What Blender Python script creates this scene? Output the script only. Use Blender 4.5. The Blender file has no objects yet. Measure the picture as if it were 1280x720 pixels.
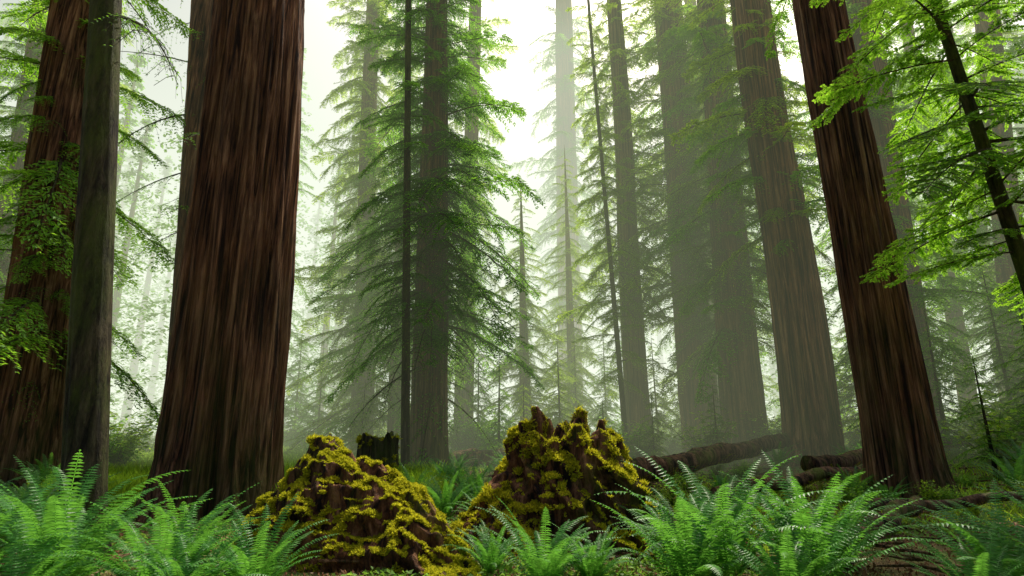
import bpy, math, random, bisect
from mathutils import Vector, Matrix, noise, Euler
random.seed(7)
R=random.random
def U(a,b): return a+(b-a)*random.random()
scene=bpy.context.scene
scene.view_settings.view_transform='Standard'
try: scene.view_settings.look='None'
except Exception: pass
scene.view_settings.exposure=0
COL=scene.collection
def sm(a,b,x):
    t=max(0,min(1,(x-a)/(b-a))); return t*t*(3-2*t)
def N(x,y,z=0.0): return noise.noise(Vector((x,y,z)))
# ---------------- materials ----------------
def newmat(name):
    m=bpy.data.materials.new(name); m.use_nodes=True
    nt=m.node_tree; nt.nodes.clear()
    return m,nt,nt.nodes,nt.links
def ramp(nd,stops):
    r=nd.new('ShaderNodeValToRGB'); e=r.color_ramp.elements
    while len(e)<len(stops): e.new(0.5)
    for k,(p,c) in enumerate(stops):
        e[k].position=p; e[k].color=(c[0],c[1],c[2],1)
    return r
def mixc(nd,lk,f,a,b,mode='MIX'):
    m=nd.new('ShaderNodeMix'); m.data_type='RGBA'; m.blend_type=mode
    for sock,v in ((m.inputs[0],f),(m.inputs[6],a),(m.inputs[7],b)):
        if hasattr(v,'is_output'): lk.new(v,sock)
        elif isinstance(v,(int,float)): sock.default_value=v
        else: sock.default_value=(v[0],v[1],v[2],1)
    return m.outputs[2]
def noise_node(nd,lk,vec,scale,detail=5,rough=.6,dist=0):
    n=nd.new('ShaderNodeTexNoise'); n.inputs['Scale'].default_value=scale
    n.inputs['Detail'].default_value=detail; n.inputs['Roughness'].default_value=rough
    n.inputs['Distortion'].default_value=dist
    lk.new(vec,n.inputs['Vector']); return n.outputs['Fac']
def mapping(nd,lk,vec,s):
    m=nd.new('ShaderNodeMapping'); m.inputs['Scale'].default_value=s
    lk.new(vec,m.inputs['Vector']); return m.outputs['Vector']
def rgmap(nd,lk,v,a,b):
    m=nd.new('ShaderNodeMapRange'); m.inputs[1].default_value=a; m.inputs[2].default_value=b
    lk.new(v,m.inputs[0]); return m.outputs[0]
def bark_mat(name,dark,mid,light,moss=0.3,mosscol=(.09,.14,.02),fx=8.0,fz=.26,lo=.40,hi=.64,lowmoss=0.0):
    m,nt,nd,lk=newmat(name)
    tc=nd.new('ShaderNodeTexCoord'); ob=tc.outputs['Object']
    v=mapping(nd,lk,ob,(fx,fx,fz))
    f=noise_node(nd,lk,v,1.3,9,.66,.5)
    g=noise_node(nd,lk,mapping(nd,lk,ob,(fx*4,fx*4,fz*9)),1.5,6,.72)
    big=noise_node(nd,lk,ob,.6,4,.55)
    r=ramp(nd,[(lo,dark),((lo+hi)/2,mid),(hi,light)]); lk.new(f,r.inputs[0])
    c=mixc(nd,lk,.65,r.outputs[0],mixc(nd,lk,g,(.15,.15,.15),(2.1,2.0,1.9)),'MULTIPLY')
    c=mixc(nd,lk,rgmap(nd,lk,big,.35,.65),c,mixc(nd,lk,1,c,(.55,.62,.62),'MULTIPLY'))
    mn=noise_node(nd,lk,mapping(nd,lk,ob,(1,1,.35)),1.3,7,.75)
    mf=rgmap(nd,lk,mn,.62-.25*moss,.78-.2*moss)
    ml=nd.new('ShaderNodeMath'); ml.operation='MULTIPLY'; ml.inputs[1].default_value=min(1,.35+moss); lk.new(mf,ml.inputs[0])
    fac=ml.outputs[0]
    if lowmoss>0:
        sp=nd.new('ShaderNodeSeparateXYZ'); lk.new(ob,sp.inputs[0])
        hz=nd.new('ShaderNodeMapRange'); hz.inputs[1].default_value=.2; hz.inputs[2].default_value=5.5; hz.inputs[3].default_value=lowmoss; hz.inputs[4].default_value=0; lk.new(sp.outputs[2],hz.inputs[0])
        m2=nd.new('ShaderNodeMath'); m2.operation='MULTIPLY'; lk.new(hz.outputs[0],m2.inputs[0]); lk.new(rgmap(nd,lk,mn,.42,.62),m2.inputs[1])
        mxx=nd.new('ShaderNodeMath'); mxx.operation='MAXIMUM'; lk.new(m2.outputs[0],mxx.inputs[0]); lk.new(fac,mxx.inputs[1]); fac=mxx.outputs[0]
    c=mixc(nd,lk,fac,c,mixc(nd,lk,g,tuple(.5*q for q in mosscol),tuple(1.5*q for q in mosscol)))
    b=nd.new('ShaderNodeBsdfPrincipled'); b.inputs['Roughness'].default_value=.85
    b.inputs['Specular IOR Level'].default_value=.25
    lk.new(c,b.inputs['Base Color'])
    ad=nd.new('ShaderNodeMath'); ad.operation='MULTIPLY_ADD'; ad.inputs[1].default_value=.35; lk.new(g,ad.inputs[0]); lk.new(f,ad.inputs[2])
    bp=nd.new('ShaderNodeBump'); bp.inputs['Strength'].default_value=1.0; bp.inputs['Distance'].default_value=.18
    lk.new(ad.outputs[0],bp.inputs['Height']); lk.new(bp.outputs[0],b.inputs['Normal'])
    o=nd.new('ShaderNodeOutputMaterial'); lk.new(b.outputs[0],o.inputs[0]); return m
def leaf_mat(name,c1,c2,trans,tf=.45,nscale=.8,spec=.3,rough=.55):
    m,nt,nd,lk=newmat(name)
    geo=nd.new('ShaderNodeNewGeometry'); oi=nd.new('ShaderNodeObjectInfo')
    n=noise_node(nd,lk,geo.outputs['Position'],nscale,2,.6)
    ad=nd.new('ShaderNodeMath'); ad.operation='MULTIPLY_ADD'; ad.inputs[1].default_value=.35; lk.new(oi.outputs['Random'],ad.inputs[0])
    n2=rgmap(nd,lk,n,.3,.95); lk.new(n2,ad.inputs[2])
    ad.use_clamp=True
    c=mixc(nd,lk,ad.outputs[0],c1,c2)
    rnd=mixc(nd,lk,geo.outputs['Random Per Island'],(.65,.7,.6),(1.3,1.25,1.2))
    c=mixc(nd,lk,1,c,rnd,'MULTIPLY')
    b=nd.new('ShaderNodeBsdfPrincipled'); b.inputs['Roughness'].default_value=rough
    b.inputs['Specular IOR Level'].default_value=spec; lk.new(c,b.inputs['Base Color'])
    t=nd.new('ShaderNodeBsdfTranslucent'); lk.new(mixc(nd,lk,1,rnd,trans,'MULTIPLY'),t.inputs[0])
    mx=nd.new('ShaderNodeMixShader'); mx.inputs[0].default_value=tf
    lk.new(b.outputs[0],mx.inputs[1]); lk.new(t.outputs[0],mx.inputs[2])
    o=nd.new('ShaderNodeOutputMaterial'); lk.new(mx.outputs[0],o.inputs[0]); return m
M_red=bark_mat('redwood_bark',(.028,.013,.007),(.235,.105,.052),(.50,.28,.155),.12,lowmoss=.45)
M_brown=bark_mat('brown_bark',(.04,.022,.014),(.21,.115,.06),(.40,.26,.14),.4,lowmoss=.6)
M_dark=bark_mat('mossy_dark_bark',(.015,.012,.007),(.07,.055,.03),(.16,.13,.075),.7,(.09,.12,.02),6,1.0)
M_twig=bark_mat('twig_bark',(.05,.035,.02),(.11,.08,.045),(.16,.13,.08),.6)
M_wood=bark_mat('rotten_wood',(.012,.006,.004),(.19,.08,.033),(.46,.23,.11),.38,(.20,.24,.025),5,1.4)
M_log=bark_mat('mossy_log_bark',(.02,.012,.008),(.17,.09,.05),(.36,.21,.12),.55,(.16,.24,.03),5,1.4)
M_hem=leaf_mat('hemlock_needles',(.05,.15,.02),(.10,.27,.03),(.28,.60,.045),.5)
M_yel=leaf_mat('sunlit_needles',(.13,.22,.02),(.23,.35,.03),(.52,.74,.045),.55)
M_mapl=leaf_mat('maple_leaves',(.08,.21,.02),(.15,.35,.035),(.38,.70,.045),.55)
M_fern=leaf_mat('fern_fronds',(.035,.18,.032),(.09,.30,.045),(.19,.50,.055),.42,1.3,.4,.45)
M_moss=leaf_mat('moss',(.24,.29,.02),(.66,.62,.035),(.70,.68,.04),.4,2.0,.1,.9)
M_grass=leaf_mat('grass_blades',(.24,.38,.03),(.40,.56,.05),(.60,.82,.07),.5,.4)
M_cover=leaf_mat('ground_leaves',(.08,.19,.025),(.18,.34,.04),(.30,.55,.06),.4,.5)
M_litter=leaf_mat('litter',(.14,.06,.027),(.40,.19,.09),(.2,.1,.05),.1,1.5)
# ground
M_ground,nt,nd,lk=newmat('forest_floor')
tc=nd.new('ShaderNodeTexCoord'); ob=tc.outputs['Object']
a=noise_node(nd,lk,ob,.35,4,.6); b_=noise_node(nd,lk,ob,5,8,.7); c_=noise_node(nd,lk,ob,28,4,.7)
r=ramp(nd,[(.3,(.03,.017,.01)),(.52,(.19,.09,.046)),(.75,(.36,.19,.10))]); lk.new(b_,r.inputs[0])
g=ramp(nd,[(.3,(.04,.08,.01)),(.7,(.17,.27,.03))]); lk.new(c_,g.inputs[0])
cc=mixc(nd,lk,rgmap(nd,lk,a,.44,.56),r.outputs[0],g.outputs[0])
bs=nd.new('ShaderNodeBsdfPrincipled'); bs.inputs['Roughness'].default_value=.95; lk.new(cc,bs.inputs['Base Color'])
bp=nd.new('ShaderNodeBump'); bp.inputs['Distance'].default_value=.08; lk.new(b_,bp.inputs['Height']); lk.new(bp.outputs[0],bs.inputs['Normal'])
o=nd.new('ShaderNodeOutputMaterial'); lk.new(bs.outputs[0],o.inputs[0])
# ---------------- helpers ----------------
def mesh(name,V,F,mats,mi=None,smooth=False):
    me=bpy.data.meshes.new(name); me.from_pydata(V,[],F)
    for m in mats: me.materials.append(m)
    if mi is not None: me.polygons.foreach_set('material_index',mi)
    if smooth: me.polygons.foreach_set('use_smooth',[True]*len(F))
    me.update(); return me
def obj(name,me,loc=(0,0,0),rot=(0,0,0),sc=1,parent=None):
    o=bpy.data.objects.new(name,me); COL.objects.link(o)
    o.location=loc; o.rotation_euler=rot
    o.scale=(sc,sc,sc) if isinstance(sc,(int,float)) else sc
    if parent: o.parent=parent
    return o
def gh(x,y):
    h=.10*N(x*.25,y*.25)+.05*N(x*.9,y*.9,3)
    h+=sm(25,90,y)*1.0*(.6+.6*N(x*.03,y*.03,7))
    h+=sm(4,20,x)*sm(8,22,y)*.75
    return h
def tube(V,F,pts,rad,sides=8,disp=0,fr=3.0,cap=True):
    n0=len(V); P=[Vector(p) for p in pts]; n=len(P)
    for i,p in enumerate(P):
        t=(P[min(i+1,n-1)]-P[max(i-1,0)]).normalized()
        up=Vector((0,0,1)) if abs(t.z)<.9 else Vector((1,0,0))
        a=t.cross(up).normalized(); b=a.cross(t)
        for k in range(sides):
            th=2*math.pi*k/sides; d=a*math.cos(th)+b*math.sin(th)
            q=p+d*rad[i]
            if disp: q+=d*disp*rad[i]*(noise.noise(Vector((q.x*fr,q.y*fr,q.z*fr)))+.5*noise.noise(q*fr*3))
            V.append(tuple(q))
    for i in range(n-1):
        for k in range(sides):
            k2=(k+1)%sides
            F.append((n0+i*sides+k,n0+i*sides+k2,n0+(i+1)*sides+k2,n0+(i+1)*sides+k))
    if cap:
        F.append(tuple(n0+(n-1)*sides+k for k in range(sides)))
        F.append(tuple(n0+k for k in reversed(range(sides))))
# ---------------- ground ----------------
def axis(lo,hi,n,c,pw):
    out=[]
    for i in range(n+1):
        t=-1+2*i/n; out.append(c+math.copysign(abs(t)**pw,t)*(hi if t>0 else -lo))
    return out
xs=axis(-500,500,220,0,2.6); ys=axis(-300,700,240,12,2.6)
V=[(x,y,gh(x,y)) for y in ys for x in xs]; nx=len(xs)
F=[(j*nx+i,j*nx+i+1,(j+1)*nx+i+1,(j+1)*nx+i) for j in range(len(ys)-1) for i in range(nx-1)]
obj('ground',mesh('ground',V,F,[M_ground],smooth=True))
# ---------------- branches ----------------
def branch_mesh(name,seed,L=4.0,up=.35,droop=1.1,tspace=.11,tmax=1.15,ll=.15,lw=.05,lsp=.065,mat=M_hem,bare=.1,hang=.35):
    random.seed(seed)
    V=[];F=[];mi=[]
    def axp(t): return Vector((L*t*.96,.03*L*math.sin(3*t+seed),up*t-droop*t*t))
    tube(V,F,[axp(i/8) for i in range(9)],[.009*L*(1-i/8)+.004 for i in range(9)],4); 
    mi+= [0]*(len(F)-len(mi))
    t=.10
    while t<1.0:
        for side in (-1,1):
            if R()<bare: continue
            p=axp(t); tl=tmax*((1-t)**.6*min(1,.25+t*2.2)+.12)*U(.45,1.25)
            ang=side*math.radians(U(35,75)); d=Vector((math.cos(ang),math.sin(ang),U(-.35,.15)))
            k=U(.4,1.6)*hang
            def tp(s): return p+d*(s*tl)+Vector((0,0,-k*tl*s*s))
            nseg=2; n0=len(V)
            w=.008
            for i in range(nseg+1):
                q=tp(i/nseg); V.append((q.x,q.y,q.z+w)); V.append((q.x+w,q.y,q.z-w))
            for i in range(nseg):
                F.append((n0+2*i,n0+2*i+1,n0+2*i+3,n0+2*i+2)); mi.append(0)
            s=.08
            while s<1.02:
                q=tp(min(s,1)); 
                for sd in (-1,1):
                    a2=ang+sd*math.radians(U(30,65)); z=U(-.55,.15)
                    ld=Vector((math.cos(a2),math.sin(a2),z)).normalized(); l=ll*U(.6,1.3)*(1.15-.5*s)
                    pr=Vector((-math.sin(a2),math.cos(a2),U(-.5,.5)))*lw*.5*U(.8,1.2)
                    n=len(V); m=q+ld*l*.45; e=q+ld*l+Vector((0,0,-.02))
                    V.extend([tuple(q),tuple(m+pr),tuple(e),tuple(m-pr)]); F.append((n,n+1,n+2,n+3)); mi.append(1)
                s+=lsp/tl*U(.8,1.2)
        t+=tspace/L*U(.6,1.5)
    return mesh(name,V,F,[M_twig,mat],mi)
B_hem=[branch_mesh('hemlock_branch',11+i,droop=1.0+.35*i,mat=M_hem,bare=.10,hang=.5) for i in range(4)]
B_yel=[branch_mesh('sunlit_branch',31+i,droop=1.0+.4*i,ll=.17,lw=.058,lsp=.075,mat=M_yel,bare=.12,hang=.5) for i in range(3)]
B_map=[branch_mesh('broadleaf_branch',51+i,droop=.5+.3*i,tspace=.13,ll=.14,lw=.07,lsp=.065,mat=M_mapl,bare=.15,hang=.15) for i in range(3)]
B_grn=[branch_mesh('bright_branch',61+i,droop=1.1+.4*i,tspace=.11,ll=.18,lw=.064,lsp=.08,mat=M_mapl,bare=.12,hang=.6) for i in range(3)]
B_bare=[branch_mesh('sparse_branch',71+i,droop=1.3+.4*i,tspace=.22,ll=.10,lw=.035,lsp=.13,mat=M_hem,bare=.25,hang=.8) for i in range(3)]
B_sap=[branch_mesh('sapling_branch',81+i,L=1.6,up=.2,droop=.45+.1*i,tspace=.09,tmax=.6,ll=.11,lw=.045,lsp=.06,mat=(M_mapl,M_hem,M_yel)[i%3],bare=.1) for i in range(6)]
KIND={'h':(B_hem,4),'y':(B_yel,4),'m':(B_map,4),'g':(B_grn,4),'gy':(B_grn+B_yel,4),'b':(B_bare,4),'sm':(B_sap[0::3],1.6),'sh':(B_sap[1::3],1.6),'sy':(B_sap[2::3],1.6)}
# ---------------- trees ----------------
def tree(name,Y,Xb,Xt,r0,r1,mat,crown=(),sides=48,rings=60,Ht=None,seed=0,ridge=.06,lean_y=0,kn=9.0):
    random.seed(1000+seed)
    h0=.879*Y+1.6
    if Ht is None: Ht=max(1.3*h0,22)
    base=Vector((Xb,Y,gh(Xb,Y)))
    root=bpy.data.objects.new(name,None); COL.objects.link(root); root.location=base
    bend=U(-.15,.15)
    def ax(z): return Vector(((Xt-Xb)*z/h0+bend*math.sin(z*.25)*r0,lean_y*z/h0,z))
    def rad(z):
        if Ht<h0: return r0*(1-z/Ht)**.85+.006 if z<Ht else .006
        r=r0+(r1-r0)*min(z/h0,1) if z<h0 else r1*(1-.9*(z-h0)/max(Ht-h0,.1))
        return max(r,.03)
    V=[];F=[];ph=U(0,50)
    nl=random.choice([5,6,7])
    for i in range(rings+1):
        z=-.35+(Ht+.35)*(i/rings)**1.35; p=ax(z); r=rad(max(z,0))
        fl=math.exp(-max(z,0)/(.55*r0+.12))
        for k in range(sides):
            th=2*math.pi*k/sides; cx,cy=math.cos(th),math.sin(th)
            n1=N(cx*kn*.22+ph,cy*kn*.22,z*.10); n2=1-2*abs(N(cx*kn*.55+ph,cy*kn*.55+z*.03,z*.18+9)); n3=1-2*abs(N(cx*kn*1.3,cy*kn*1.3+ph,z*.35))
            rr=r*(1+.10*n1+ridge*n2+ridge*.6*n3)
            rr*=1+fl*(.14+.20*math.cos(nl*th+ph+2*n1)+.12*N(cx*3,cy*3,ph))
            V.append((p.x+cx*rr,p.y+cy*rr,z))
    for i in range(rings):
        for k in range(sides):
            k2=(k+1)%sides
            F.append((i*sides+k,i*sides+k2,(i+1)*sides+k2,(i+1)*sides+k))
    F.append(tuple(rings*sides+k for k in range(sides)))
    obj('trunk',mesh('trunk',V,F,[mat],smooth=True),parent=root)
    for (n,z0,z1,L0,L1,kind) in crown:
        az=U(0,6.28); ms,nat=KIND[kind]
        for i in range(n):
            t=(i+R())/n; z=z0+(z1-z0)*t; az+=2.4+U(-.5,.5)
            L=(L0+(L1-L0)*t)*U(.45,1.2); p=ax(z)
            tilt=math.radians(U(-8,32)*(1-.4*t)); s=L/nat
            obj('branch',random.choice(ms),p,(U(-.3,.3),tilt,az),(s,s*U(.8,1.1),s*U(.7,1.2)),root)
    return root
redw='redwood_tree'; hem='hemlock_tree'
tree(redw,12,-5.97,-6.34,1.02,.93,M_red,[(12,15,20,3,2.5,'b')],220,200,seed=1,ridge=.085,kn=12)
tree(redw,20,-10.5,-12.3,1.15,1.0,M_red,[(36,9,24,4,3,'b')],110,90,seed=2)
tree(redw,17,-14.1,-15.5,.84,.70,M_red,[(55,4,20,4.5,3,'g'),(20,3,12,3,3,'b')],120,100,seed=3)
tree('alder_tree',8,-5.62,-6.83,.26,.215,M_dark,[(8,8,13,3,2,'b')],64,90,seed=4,ridge=.05,kn=4)
tree(hem,22,-3.11,-3.48,.70,.45,M_brown,[(200,5.5,26,5.2,2.6,'h'),(50,3,11,3.8,4.4,'b')],80,80,Ht=28,seed=5,ridge=.05)
tree(hem,20,-3.6,-4.37,.15,.11,M_dark,[(30,5,20,2.2,1.5,'h')],20,40,seed=6)
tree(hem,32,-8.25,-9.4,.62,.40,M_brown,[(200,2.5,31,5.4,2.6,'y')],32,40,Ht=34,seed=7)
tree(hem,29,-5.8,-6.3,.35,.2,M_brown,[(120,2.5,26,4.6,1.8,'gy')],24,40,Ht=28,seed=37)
tree(redw,58,5.9,6.3,1.2,.95,M_red,[(110,14,50,6.5,5,'h')],32,40,seed=8)
tree(redw,30,6.6,6.46,.62,.42,M_brown,[(100,7,28,4.2,2.7,'y')],40,50,seed=9)
tree(hem,28,5.5,4.5,.13,.08,M_dark,[(90,4,26,3.0,1.4,'y')],16,40,seed=10)
tree(redw,30,9.77,9.85,.95,.78,M_red,[(120,7,28,5,4,'gy')],60,70,seed=11)
tree(redw,27,10.8,11.26,.92,.66,M_red,[(140,6,25.5,4.8,3.8,'gy')],70,70,seed=12)
tree(redw,23,11.87,11.6,.98,.82,M_red,[(60,9,22,4.2,3.6,'gy')],90,90,seed=13)
tree(redw,14,9.36,9.0,.74,.60,M_red,[(12,15,20,3,2.5,'h')],150,150,seed=14,ridge=.08,kn=11)
tree(redw,24,16.9,17.5,.85,.65,M_red,[(110,4,24,4.8,3.4,'g')],60,60,seed=15)
tree(hem,30,23.8,24.7,.42,.28,M_brown,[(80,7,28,4.4,2.5,'g')],24,40,seed=16)
tree('maple_tree',10,9.9,8.9,.13,.09,M_dark,[(50,4.6,12,3.2,2.6,'m')],24,50,Ht=14,seed=17)
tree(redw,26,23.0,26.0,.6,.5,M_red,[(80,4,26,4.8,3,'gy')],32,40,seed=18)
tree(hem,34,29.3,30.9,.38,.28,M_brown,[(70,5,30,4.4,2.5,'h')],24,40,seed=19)
tree(hem,25,-23,-24.8,.4,.3,M_brown,[(110,3,24,5,3,'g')],24,40,seed=20)
tree(hem,30,-24.5,-27,.45,.35,M_brown,[(80,3,28,5,3,'y')],24,40,seed=21)
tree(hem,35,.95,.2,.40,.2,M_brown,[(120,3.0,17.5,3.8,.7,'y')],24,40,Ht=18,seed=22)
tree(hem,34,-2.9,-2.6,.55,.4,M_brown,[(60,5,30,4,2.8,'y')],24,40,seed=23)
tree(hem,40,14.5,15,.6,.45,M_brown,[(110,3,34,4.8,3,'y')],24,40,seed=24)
tree(hem,38,-17,-18,.6,.4,M_brown,[(80,2,26,4.6,3,'h')],24,40,seed=25)
tree(hem,44,-22,-23,.6,.4,M_brown,[(80,2,28,5,3,'h')],24,40,seed=26)
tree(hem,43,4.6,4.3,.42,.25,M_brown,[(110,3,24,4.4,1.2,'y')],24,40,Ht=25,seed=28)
sap=[(-.6,27,5.5,'sm'),(2.6,31,7,'sy'),(13,20,5,'sm'),(17.5,19,6,'sm'),(20,23,8,'sm'),(-18,23,6,'sh'),(-13.5,26,4,'sy'),(-7,27,4,'sy'),
     (8.3,33,7,'sy'),(14.3,29,8,'sm'),(4.2,38,8,'sy'),(-5.5,36,7,'sy'),(24,21,7,'sm'),(-12,36,7,'sh'),(-15,40,9,'sh'),(-20,35,7,'sh'),(-10.5,40,8,'sh'),(18,32,9,'sm'),(22.5,17,5.5,'sh'),(27,28,9,'sm'),(1.2,44,9,'sh'),
     (13.5,16.5,3.5,'sm'),(16,21.5,6,'sm'),(10.5,34,9,'sy'),(-1.8,31,6,'sm'),(-16.5,19.5,4.5,'sm'),(6.5,40,9,'sm'),(15.2,25,7,'sy'),(8.6,24.5,3.5,'sm'),(3.9,25,3,'sm'),(.6,29,4,'sy'),(6.3,26,3.5,'sy')]
for i,(x,y,h,k) in enumerate(sap):
    tree('sapling_tree',y,x,x+U(-.5,.5),.03+h*.006,.02,M_dark,[(int(h*10),.4,h*.98,h*.34,.35,k)],10,16,Ht=h,seed=60+i)
# distant forest
df=bpy.data.objects.new('distant_forest',None); COL.objects.link(df)
def far_tree(seed):
    random.seed(seed); V=[];F=[];mi=[]; H=42
    tube(V,F,[(0,0,H*i/8-1) for i in range(9)],[.6*(1-i/9)+.05 for i in range(9)],12); mi=[0]*len(F)
    for i in range(190):
        t=R(); z=3+(H-3)*t; az=U(0,6.28); L=(5.8*(1-t)+.8)*U(.6,1.1); dx,dy=math.cos(az),math.sin(az)
        for j in range(24):
            s=U(.1,1); q=Vector((dx*L*s,dy*L*s,z-.28*L*s*s)); w=L*.28*(1.1-s)
            q+=Vector((U(-1,1)*w,U(-1,1)*w,U(-.3,.1)))
            a=U(0,6.28); l=U(.2,.55); e=Vector((math.cos(a)*l,math.sin(a)*l,U(-.3,.05))); pr=Vector((-math.sin(a),math.cos(a),U(-.6,.6)))*.13
            n=len(V); V.extend([tuple(q),tuple(q+e*.5+pr),tuple(q+e),tuple(q+e*.5-pr)]); F.append((n,n+1,n+2,n+3)); mi.append(1)
    return mesh('far_conifer',V,F,[M_brown,M_hem],mi)
FT=[far_tree(500+i) for i in range(3)]
random.seed(5)
for i in range(75):
    y=U(46,105); x=U(-1.05,1.05)*y
    if abs(x-.10*y)<.13*y and y<95: continue
    obj('far_tree',random.choice(FT),(x,y,gh(x,y)),(0,0,U(0,6.28)),U(.6,1.15),df)
# ---------------- ferns ----------------
def fern_mesh(seed,nf=20,Lm=1.25):
    random.seed(seed); V=[];F=[];mi=[]
    for f in range(nf):
        az=f*2.399+U(-.3,.3); inner=f/nf
        L=Lm*U(.7,1.1); e0=math.radians(84-40*(1-inner)*U(.7,1.1)); bend=math.radians(U(40,85))
        ca,sa=math.cos(az),math.sin(az); p=Vector((ca*.04,sa*.04,0)); n=38; side=Vector((-sa,ca,0)); pts=[]; roll=U(-.3,.3); sw=U(-.3,.3)
        for i in range(n+1):
            t=i/n; e=e0-bend*t**1.6; aa=az+sw*t; d=Vector((math.cos(aa)*math.cos(e),math.sin(aa)*math.cos(e),math.sin(e))); pts.append((p.copy(),d)); p=p+d*(L/n)
        n0=len(V)
        for (q,d),i in zip(pts,range(n+1)):
            w=.006*(1-.7*i/n); V.append(tuple(q+side*w)); V.append(tuple(q-side*w))
        for i in range(n): F.append((n0+2*i,n0+2*i+1,n0+2*i+3,n0+2*i+2)); mi.append(0)
        for i in range(4,n+1):
            t=i/n; q,d=pts[i]; up=side.cross(d)
            W=.13*min(1,(t-.05)*5)*(1-t)**.5*U(.85,1.06)+.008
            for sd in (-1,1):
                if R()<.02: continue
                sv=(side*sd*math.cos(.25+roll*sd)+d*U(.2,.4)+up*U(.02,.2)).normalized()
                b=q+d*U(-.003,.003); tip=b+sv*W+Vector((0,0,-.18*W)); mid=b+sv*W*.4; wd=d*.0145*(1.1-t*.45)
                k=len(V); V.extend([tuple(b-wd*.6),tuple(b+wd*.6),tuple(mid+wd),tuple(tip),tuple(mid-wd)]); F.append((k,k+1,k+2,k+3,k+4)); mi.append(0)
    return mesh('sword_fern',V,F,[M_fern],mi)
FM=[fern_mesh(200+i,nf=20+2*i) for i in range(5)]
ferns=[(-4.6,6.2,1.35),(-3.4,5.9,1.1),(-5.4,7.2,1.25),(-3.9,7.3,1.0),(-2.5,6.0,.85),(-6.8,8.4,1.15),(-7.6,9.5,.9),(-6.0,6.4,1.2),(-9.0,11,.8),(-2.9,5.5,.75),(-4.3,5.3,.95),(-5.2,5.6,1.1),
 (.3,6.3,.8),(-.25,7.0,.6),(.85,6.6,.6),(1.8,6.3,1.15),(2.4,6.8,1.4),(3.1,6.4,1.25),(3.6,7.3,1.2),(2.2,7.9,1.0),(4.0,7.6,.85),(2.6,5.8,.85),
 (4.9,6.1,1.1),(5.6,5.9,1.2),(6.7,7.0,1.2),(4.3,5.7,.75),(6.3,6.3,1.1),(5.0,5.4,.75),(8.6,9.0,1.0),(9.8,9.4,1.0),(8.0,8.0,.9),(12.3,14.5,1.0),(4.0,10.8,.6),
 (-1.3,11.5,.9),(-.6,12.8,.9),(-1.0,14,1.0),(-2.2,13,.9),(-1.7,16,1.0),(-4.0,13.5,.6),(-10.5,13,.6),(14,16,1.2),(-3.8,18,.8),(5.4,15.5,.7),(8.3,13.2,.6),(-.4,10,.7),(11.6,12.3,.8)]
random.seed(8)
for i,(x,y,s) in enumerate(ferns):
    obj('sword_fern',FM[i%5],(x,y,gh(x,y)-.02),(U(-.1,.1),U(-.1,.1),U(0,6.28)),s*U(.92,1.05))
uf=bpy.data.objects.new('understory_ferns',None); COL.objects.link(uf)
for i in range(230):
    y=U(12,45); x=U(-.95,.98)*y
    if y<20 and -6<x<16 and R()<.8: continue
    if -.7*y<x<-.2*y and R()<.93: continue
    obj('fern',random.choice(FM),(x,y,gh(x,y)),(0,0,U(0,6.28)),U(.45,1.0),uf)
# shrubs
def shrub_mesh(seed,mat,H=1.6):
    random.seed(seed);V=[];F=[];mi=[]
    for s in range(18):
        az=U(0,6.28); ln=U(.5,1)*H; sp=U(.1,.8)
        P=[Vector((math.cos(az)*sp*t*ln,math.sin(az)*sp*t*ln,ln*(t-.25*sp*t*t))) for t in (0,.25,.5,.75,1)]
        k=len(F); tube(V,F,P,[.012,.01,.008,.006,.003],3,cap=False); mi+=[0]*(len(F)-k)
        for j in range(80):
            t=U(.1,1); i=min(3,int(t*4)); q=P[i].lerp(P[i+1],t*4-i)+Vector((U(-1,1),U(-1,1),U(-.6,.6)))*.22*H/1.6
            a=U(0,6.28); l=U(.08,.16); e=Vector((math.cos(a),math.sin(a),U(-.6,.3)))*l; pr=Vector((-math.sin(a),math.cos(a),U(-.3,.3)))*l*.35
            n=len(V); V.extend([tuple(q),tuple(q+e*.5+pr),tuple(q+e),tuple(q+e*.5-pr)]); F.append((n,n+1,n+2,n+3)); mi.append(1)
    return mesh('shrub',V,F,[M_twig,mat],mi)
SM=[shrub_mesh(300,M_mapl),shrub_mesh(301,M_yel),shrub_mesh(302,M_yel),shrub_mesh(303,M_mapl)]
ug=bpy.data.objects.new('understory_shrubs',None); COL.objects.link(ug)
random.seed(12)
for i in range(380):
    y=U(18,58); x=U(-1,1)*y
    if x<-3 and x>-.62*y and y<38: continue
    if y<25 and -3<x<12: continue
    obj('shrub',random.choice(SM),(x,y,gh(x,y)),(0,0,U(0,6.28)),U(.6,1.9),ug)
for i in range(240):
    y=U(11,30); x=U(-.3,.95)*y
    if N(x*.3,y*.3,31)<.0: continue
    obj('shrub',random.choice(SM),(x,y,gh(x,y)-.03),(0,0,U(0,6.28)),U(.18,.45),ug)
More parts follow.
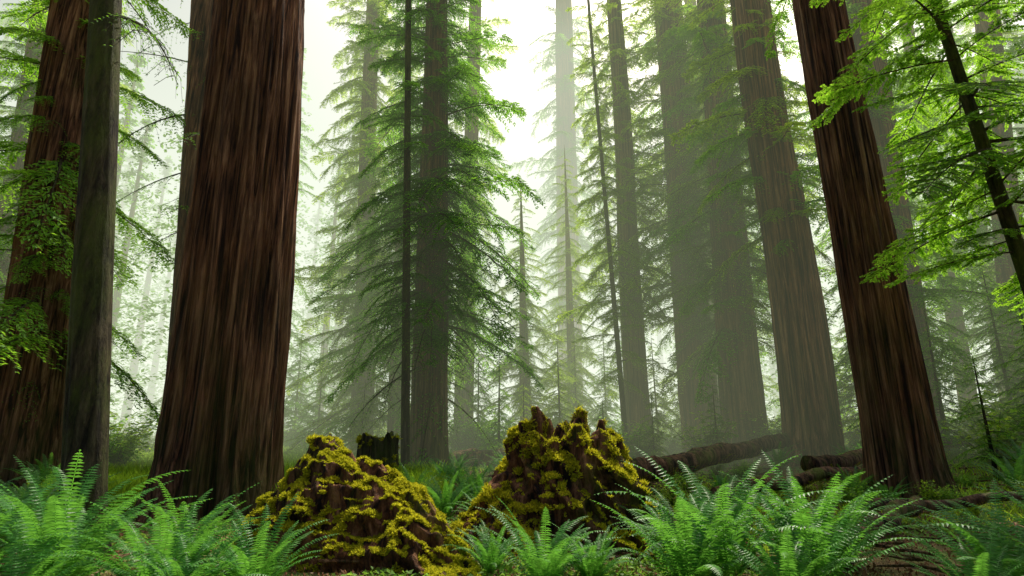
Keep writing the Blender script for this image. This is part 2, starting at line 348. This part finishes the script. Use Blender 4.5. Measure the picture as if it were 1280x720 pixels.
# ---------------- grass & cover ----------------
def scatter(name,mat,n,pos,hmin,hmax,w,lean=.5,leaf=False):
    V=[];F=[]
    for i in range(n):
        p=pos()
        if p is None: continue
        x,y=p; z=gh(x,y); a=U(0,6.28); f=.6+.06*y; h=U(hmin,hmax)*(.8+.012*y); ww=w*f
        dx,dy=math.cos(a),math.sin(a); l=lean*h*U(.3,1.3); n0=len(V)
        if leaf:
            zz=z+h*U(.2,1); V.extend([(x,y,zz),(x+dx*h*.5-dy*ww,y+dy*h*.5+dx*ww,zz+U(-.03,.04)),(x+dx*h,y+dy*h,zz+U(-.05,.03)),(x+dx*h*.5+dy*ww,y+dy*h*.5-dx*ww,zz+U(-.03,.04))]); F.append((n0,n0+1,n0+2,n0+3))
        else:
            V.extend([(x-dy*ww,y+dx*ww,z-.01),(x+dy*ww,y-dx*ww,z-.01),(x+dx*l*.4+dy*ww*.8,y+dy*l*.4-dx*ww*.8,z+h*.6),(x+dx*l,y+dy*l,z+h),(x+dx*l*.4-dy*ww*.8,y+dy*l*.4+dx*ww*.8,z+h*.6)])
            F.append((n0,n0+1,n0+2,n0+3,n0+4))
    return obj(name,mesh(name,V,F,[mat]))
random.seed(21)
def pm():
    y=12+32*R()**1.2; x=U(-.8,-.12)*y
    return (x,y) if N(x*.2,y*.2)>-.4 else None
scatter('grass',M_grass,70000,pm,.22,.66,.009)
def pc():
    y=5.5+26*R()**1.5; x=U(-1,1)*y*1.0
    if N(x*.35,y*.35,5)<(-.12 if x<2 else .10): return None
    return (x,y)
scatter('ground_cover_plants',M_cover,100000,pc,.03,.12,.020,leaf=True)
def pm2():
    y=8+30*R(); x=U(-.2,.95)*y
    return (x,y) if N(x*.3,y*.3,15)>-.0 else None
scatter('grass_tufts',M_grass,30000,pm2,.06,.24,.006,.8)
def pl():
    y=5.5+20*R()**1.3; return (U(-.9,1)*y,y)
scatter('leaf_litter',M_litter,60000,pl,.01,.07,.011,leaf=True)
V=[];F=[]
for i in range(600):
    y=7+18*R(); x=U(-.4,1)*y; a=U(0,3.14); l=U(.2,1.3); z=gh(x,y)+.03
    tube(V,F,[(x+math.cos(a)*l*t,y+math.sin(a)*l*t,z+U(0,.09)) for t in (-.5,0,.5)],[.024,.019,.008],5)
obj('fallen_twigs',mesh('fallen_twigs',V,F,[M_red]))
# ---------------- moss scatter ----------------
def moss_on(me,n,parent,thr,ln=.035,cond=None,name='moss'):
    me.calc_loop_triangles(); V=[];F=[]
    tris=[];cum=[];tot=0
    for lt in me.loop_triangles:
        nn=lt.normal; c=Vector(lt.center)
        if nn.z+.9*N(c.x*1.7,c.y*1.7,c.z*1.7)+.7*N(c.x*6,c.y*6,c.z*6)<thr: continue
        if cond and not cond(c,nn): continue
        tot+=lt.area; tris.append(lt); cum.append(tot)
    vs=me.vertices
    for i in range(n):
        lt=tris[min(bisect.bisect(cum,R()*tot),len(tris)-1)]
        a,b=R(),R()
        if a+b>1:a,b=1-a,1-b
        v0,v1,v2=[vs[k].co for k in lt.vertices]; p=v0+(v1-v0)*a+(v2-v0)*b; nn=Vector(lt.normal)
        cl=.4+2.0*max(0,N(p.x*6,p.y*6,p.z*6)+.25)
        for k in range(3):
            d=(nn+Vector((U(-1,1),U(-1,1),U(-.6,.9)))*.9).normalized()*ln*U(.5,1.3)*cl
            s=d.cross(Vector((U(-1,1),U(-1,1),U(-1,1)))).normalized()*.007
            q=len(V); V.extend([tuple(p-s-nn*.005),tuple(p+s-nn*.005),tuple(p+d*.6+s*1.3),tuple(p+d),tuple(p+d*.6-s*1.3)]); F.append((q,q+1,q+2,q+3,q+4))
    obj(name,mesh(name,V,F,[M_moss]),parent=parent)
# ---------------- mossy mound ----------------
random.seed(33)
mm=bpy.data.objects.new('mossy_fallen_log',None); COL.objects.link(mm)
rid=[(-4.05,8.9,-.1),(-3.75,8.8,.40),(-3.35,8.7,.80),(-3.05,8.6,1.04),(-2.62,8.5,1.34),(-2.2,8.35,1.10),(-1.6,8.05,.84),(-1.05,7.7,.57),(-.6,7.2,.27),(-.2,6.8,-.15)]
def rp(t):
    f=t*(len(rid)-1); i=min(int(f),len(rid)-2); g=f-i
    return Vector(rid[i]).lerp(Vector(rid[i+1]),g)
NS,NV=240,160; V=[];F=[]
for i in range(NS+1):
    t=i/NS; p=rp(t); hw=1.25*math.sin(math.pi*min(max(t*.9+.07,0),1))**.5
    for j in range(NV+1):
        v=-1+2*j/NV; y=p.y+hw*v+.0; x=p.x-.25*v*hw
        z=-.15+(p.z+.15)*(1-abs(v)**(1.8 if v<0 else 1.7))
        q=Vector((x,y,z)); 
        al=(x*.86+y*-.5); ac=(x*.5+y*.86)
        rg=1-2*abs(N(al*.9,ac*2.7,z*2.7)); rg2=1-2*abs(N(al*3.0,ac*7,z*7)); lump=N(x*1.6,y*1.6,z*1.6+4)
        k=min(1,max(0,(p.z+.15)*1.5))
        dd=(.15*rg+.08*rg2+.20*lump+.08*N(x*5,y*5,z*5)+.05*N(x*12,y*12,z*12))*k
        q+=Vector((-.15,v*1.0,.75)).normalized()*dd
        V.append(tuple(q))
w=NV+1
for i in range(NS):
    for j in range(NV): F.append((i*w+j,(i+1)*w+j,(i+1)*w+j+1,i*w+j+1))
me=mesh('log_body',V,F,[M_wood],smooth=True); obj('log_body',me,parent=mm)
moss_on(me,46000,mm,.62,.034)
# ---------------- stump ----------------
random.seed(44)
st=bpy.data.objects.new('mossy_tree_stump',None); COL.objects.link(st); sx,sy=.85,9.3; st.location=(sx,sy,gh(sx,sy))
V=[];F=[];S=260;K=120
def topz(th):
    b=1.40+.22*N(math.cos(th)*1.5,math.sin(th)*1.5,2)+.22*abs(N(math.cos(th)*5,math.sin(th)*5,8))
    for (c,w_,h) in ((3.6,.22,.36),(4.9,.25,.28),(5.5,.16,.15),(1.3,.3,.3),(2.6,.2,.25)):
        d=(th-c+math.pi)%(2*math.pi)-math.pi; b+=h*math.exp(-(d/w_)**2)
    return b
for i in range(K+1):
    u=i/K
    for k in range(S):
        th=2*math.pi*k/S; c,s=math.cos(th),math.sin(th)
        tz=topz(th); z=-.15+(tz+.15)*u
        r=.62+.84*(1-u)**1.05+.12*(1-u)**6
        tw=th+.5*z
        rg=1-2*abs(N(math.cos(tw)*2.4,math.sin(tw)*2.4,z*.7)); rg2=1-2*abs(N(math.cos(tw)*6,math.sin(tw)*6,z*2.0)); rg3=N(c*r*9,s*r*9,z*9)
        r*=1+.22*rg+.13*rg2+.06*rg3+.12*N(c*1.2,s*1.2,z*1.5)+.08*N(c*r*4,s*r*4,z*4)
        V.append((c*r,s*r*.85,z+.04*rg3))
for (f,dz) in ((.8,-.05),(.6,-.3),(.35,-.5),(.05,-.55)):
    for k in range(S):
        x,y,z=V[K*S+k]; V.append((x*f,y*f,max(.8,z+dz+.1*N(x*6,y*6,f))))
for i in range(K+4):
    for k in range(S):
        k2=(k+1)%S; F.append((i*S+k,i*S+k2,(i+1)*S+k2,(i+1)*S+k))
me=mesh('stump_body',V,F,[M_wood],smooth=True); obj('stump_body',me,parent=st)
V2=[];F2=[]
def root(th0,z0,r0_,th1,z1,r1_,w0,w1,n=14):
    P=[];W=[]
    for i in range(n+1):
        t=i/n; th=th0+(th1-th0)*t+.12*math.sin(5*t+th0); z=z0+(z1-z0)*t; r=r0_+(r1_-r0_)*t**1.6
        r+=.06*math.sin(9*t+th0*3); P.append((math.cos(th)*r,math.sin(th)*r*.85,z)); W.append(w0+(w1-w0)*t)
    tube(V2,F2,P,W,10,.5,5)
for i in range(40):
    th=U(0,6.28); root(th,U(.8,1.45),U(.66,.85),th+U(-.8,.8),-.1,U(1.35,1.75),U(.04,.10),U(.03,.11))
for (x,y,h,b,lx) in ((-.44,-.25,1.98,.18,-.05),(-.30,-.05,1.8,.14,.05),(.14,-.2,1.92,.2,.10),(.45,-.1,1.78,.16,.16),(-.08,-.3,1.7,.14,-.02),(.1,.3,1.88,.17,.1),(-.5,.15,1.75,.12,-.1),(.62,-.15,1.5,.14,.1)):
    P=[(x+lx*t+.03*math.sin(7*t+x*9),y+.02*math.sin(9*t),1.1+(h-1.1)*t) for t in [k/7 for k in range(8)]]
    tube(V2,F2,P,[b*(1-.65*(k/7)**1.5) for k in range(8)],12,.7,6)
me2=mesh('stump_roots',V2,F2,[M_wood],smooth=True); obj('stump_roots',me2,parent=st)
moss_on(me,36000,st,.48,.04,cond=lambda c,n: c.z>.95 or c.x<-.35 or n.z>.7)
moss_on(me2,32000,st,.0,.055,cond=lambda c,n: c.z>1.1 or c.x<-.65)
def small_stump(x,y,r,h,seed):
    random.seed(seed); V=[];F=[];S=60;K=24
    for i in range(K+1):
        u=i/K
        for k in range(S):
            th=6.2832*k/S; tz=h*(1+.25*N(math.cos(th)*3,math.sin(th)*3,seed)); c,s=math.cos(th),math.sin(th)
            rr=r*(1+.5*math.exp(-u*h*2)+.12*(1-2*abs(N(c*3,s*3,u*h*.5+seed)))+.06*N(c*8,s*8,u*4)); V.append((c*rr,s*rr,-.1+(tz+.1)*u))
    for k in range(S):
        a_,b_,c_=V[K*S+k]; V.append((a_*.4,b_*.4,c_-.3))
    for i in range(K+1):
        for k in range(S):
            k2=(k+1)%S; F.append((i*S+k,i*S+k2,(i+1)*S+k2,(i+1)*S+k))
    F.append(tuple((K+1)*S+k for k in range(S)))
    e=bpy.data.objects.new('tree_stump',None); COL.objects.link(e); e.location=(x,y,gh(x,y))
    m=mesh('stump',V,F,[M_dark],smooth=True); obj('stump',m,parent=e); moss_on(m,3000,e,.5,.06)
small_stump(-4.1,18,.55,1.45,3); small_stump(12.8,19.5,.6,1.0,5)
def log(name,p0,p1,r,moss=3000,seed=0):
    random.seed(seed); V=[];F=[];n=40; a=Vector(p0);b=Vector(p1)
    tube(V,F,[a.lerp(b,i/n)+Vector((0,.08*math.sin(i*.3),.05*math.sin(i*.4+seed))) for i in range(n+1)],[r*(1-.25*i/n) for i in range(n+1)],24,.25,2.2)
    e=bpy.data.objects.new(name,None); COL.objects.link(e)
    m=mesh('log',V,F,[M_log],smooth=True); obj('log',m,parent=e)
    if moss: moss_on(m,moss,e,.7,.05)
log('fallen_log',(3.0,17,.35),(11.8,24,1.35),.36,7000,1)
log('fallen_log',(8.8,17.5,.6),(17,22,1.3),.24,4000,2)
log('fallen_log',(4.9,8.6,.12),(7.0,10.4,.42),.15,500,3)
log('fallen_log',(-3.0,25,.4),(1.5,27,.7),.38,6000,4)
log('fallen_log',(4.6,13.5,.25),(10.5,16.5,.7),.17,1800,5)
log('fallen_log',(-1.6,15.5,.15),(3.8,14.0,.2),.13,1200,6)
log('fallen_log',(6.5,11.0,.25),(12.5,11.8,.5),.10,600,7)
# ---------------- glowing mist volumes ----------------
def glow_mist(name,lo,hi,absb,ecol,elum):
    bpy.ops.mesh.primitive_cube_add(size=1); f=bpy.context.object; f.name=name
    f.location=[(a+b)/2 for a,b in zip(lo,hi)]; f.scale=[b-a for a,b in zip(lo,hi)]
    m,nt,nd,lk=newmat(name)
    v=nd.new('ShaderNodeVolumeAbsorption'); v.inputs['Density'].default_value=absb; v.inputs['Color'].default_value=(0,0,0,1)
    e=nd.new('ShaderNodeEmission'); e.inputs['Color'].default_value=(*ecol,1); e.inputs['Strength'].default_value=elum*absb  # added glow stands in for light the mist would scatter
    a=nd.new('ShaderNodeAddShader'); lk.new(v.outputs[0],a.inputs[0]); lk.new(e.outputs[0],a.inputs[1])
    o=nd.new('ShaderNodeOutputMaterial'); lk.new(a.outputs[0],o.inputs['Volume']); f.data.materials.append(m)
glow_mist('glow_mist',(-250,18,-3),(250,45,40),.0072,(.90,1,.62),1.25)
glow_mist('glow_mist_bank',(-250,45.1,-3),(250,290,46),.026,(.95,1,.90),1.0)
# ---------------- light ----------------
el=math.radians(56); az=math.radians(24)
sd=Vector((math.sin(az)*math.cos(el),math.cos(az)*math.cos(el),math.sin(el)))
sl=bpy.data.lights.new('sun','SUN'); sl.energy=5; sl.angle=math.radians(.5); sl.color=(1,.93,.76)
so=bpy.data.objects.new('sun',sl); COL.objects.link(so); so.rotation_euler=sd.to_track_quat('Z','Y').to_euler()
w=bpy.data.worlds.new('World'); scene.world=w; w.use_nodes=True
bg=w.node_tree.nodes['Background']; sky=w.node_tree.nodes.new('ShaderNodeTexSky'); sky.sky_type='NISHITA'; sky.sun_disc=False
sky.sun_elevation=el; sky.sun_rotation=az; sky.dust_density=10; sky.air_density=.7
w.node_tree.links.new(sky.outputs[0],bg.inputs[0]); bg.inputs[1].default_value=.15
# ---------------- camera ----------------
cd=bpy.data.cameras.new('camera'); cd.lens=19.8; cd.sensor_width=36; cd.clip_end=2000; cd.clip_start=.05
co=bpy.data.objects.new('camera',cd); COL.objects.link(co); co.location=(0,0,1.6)
co.rotation_euler=(math.radians(90+14.3),0,0); scene.camera=co
print('objects',len(bpy.data.objects))
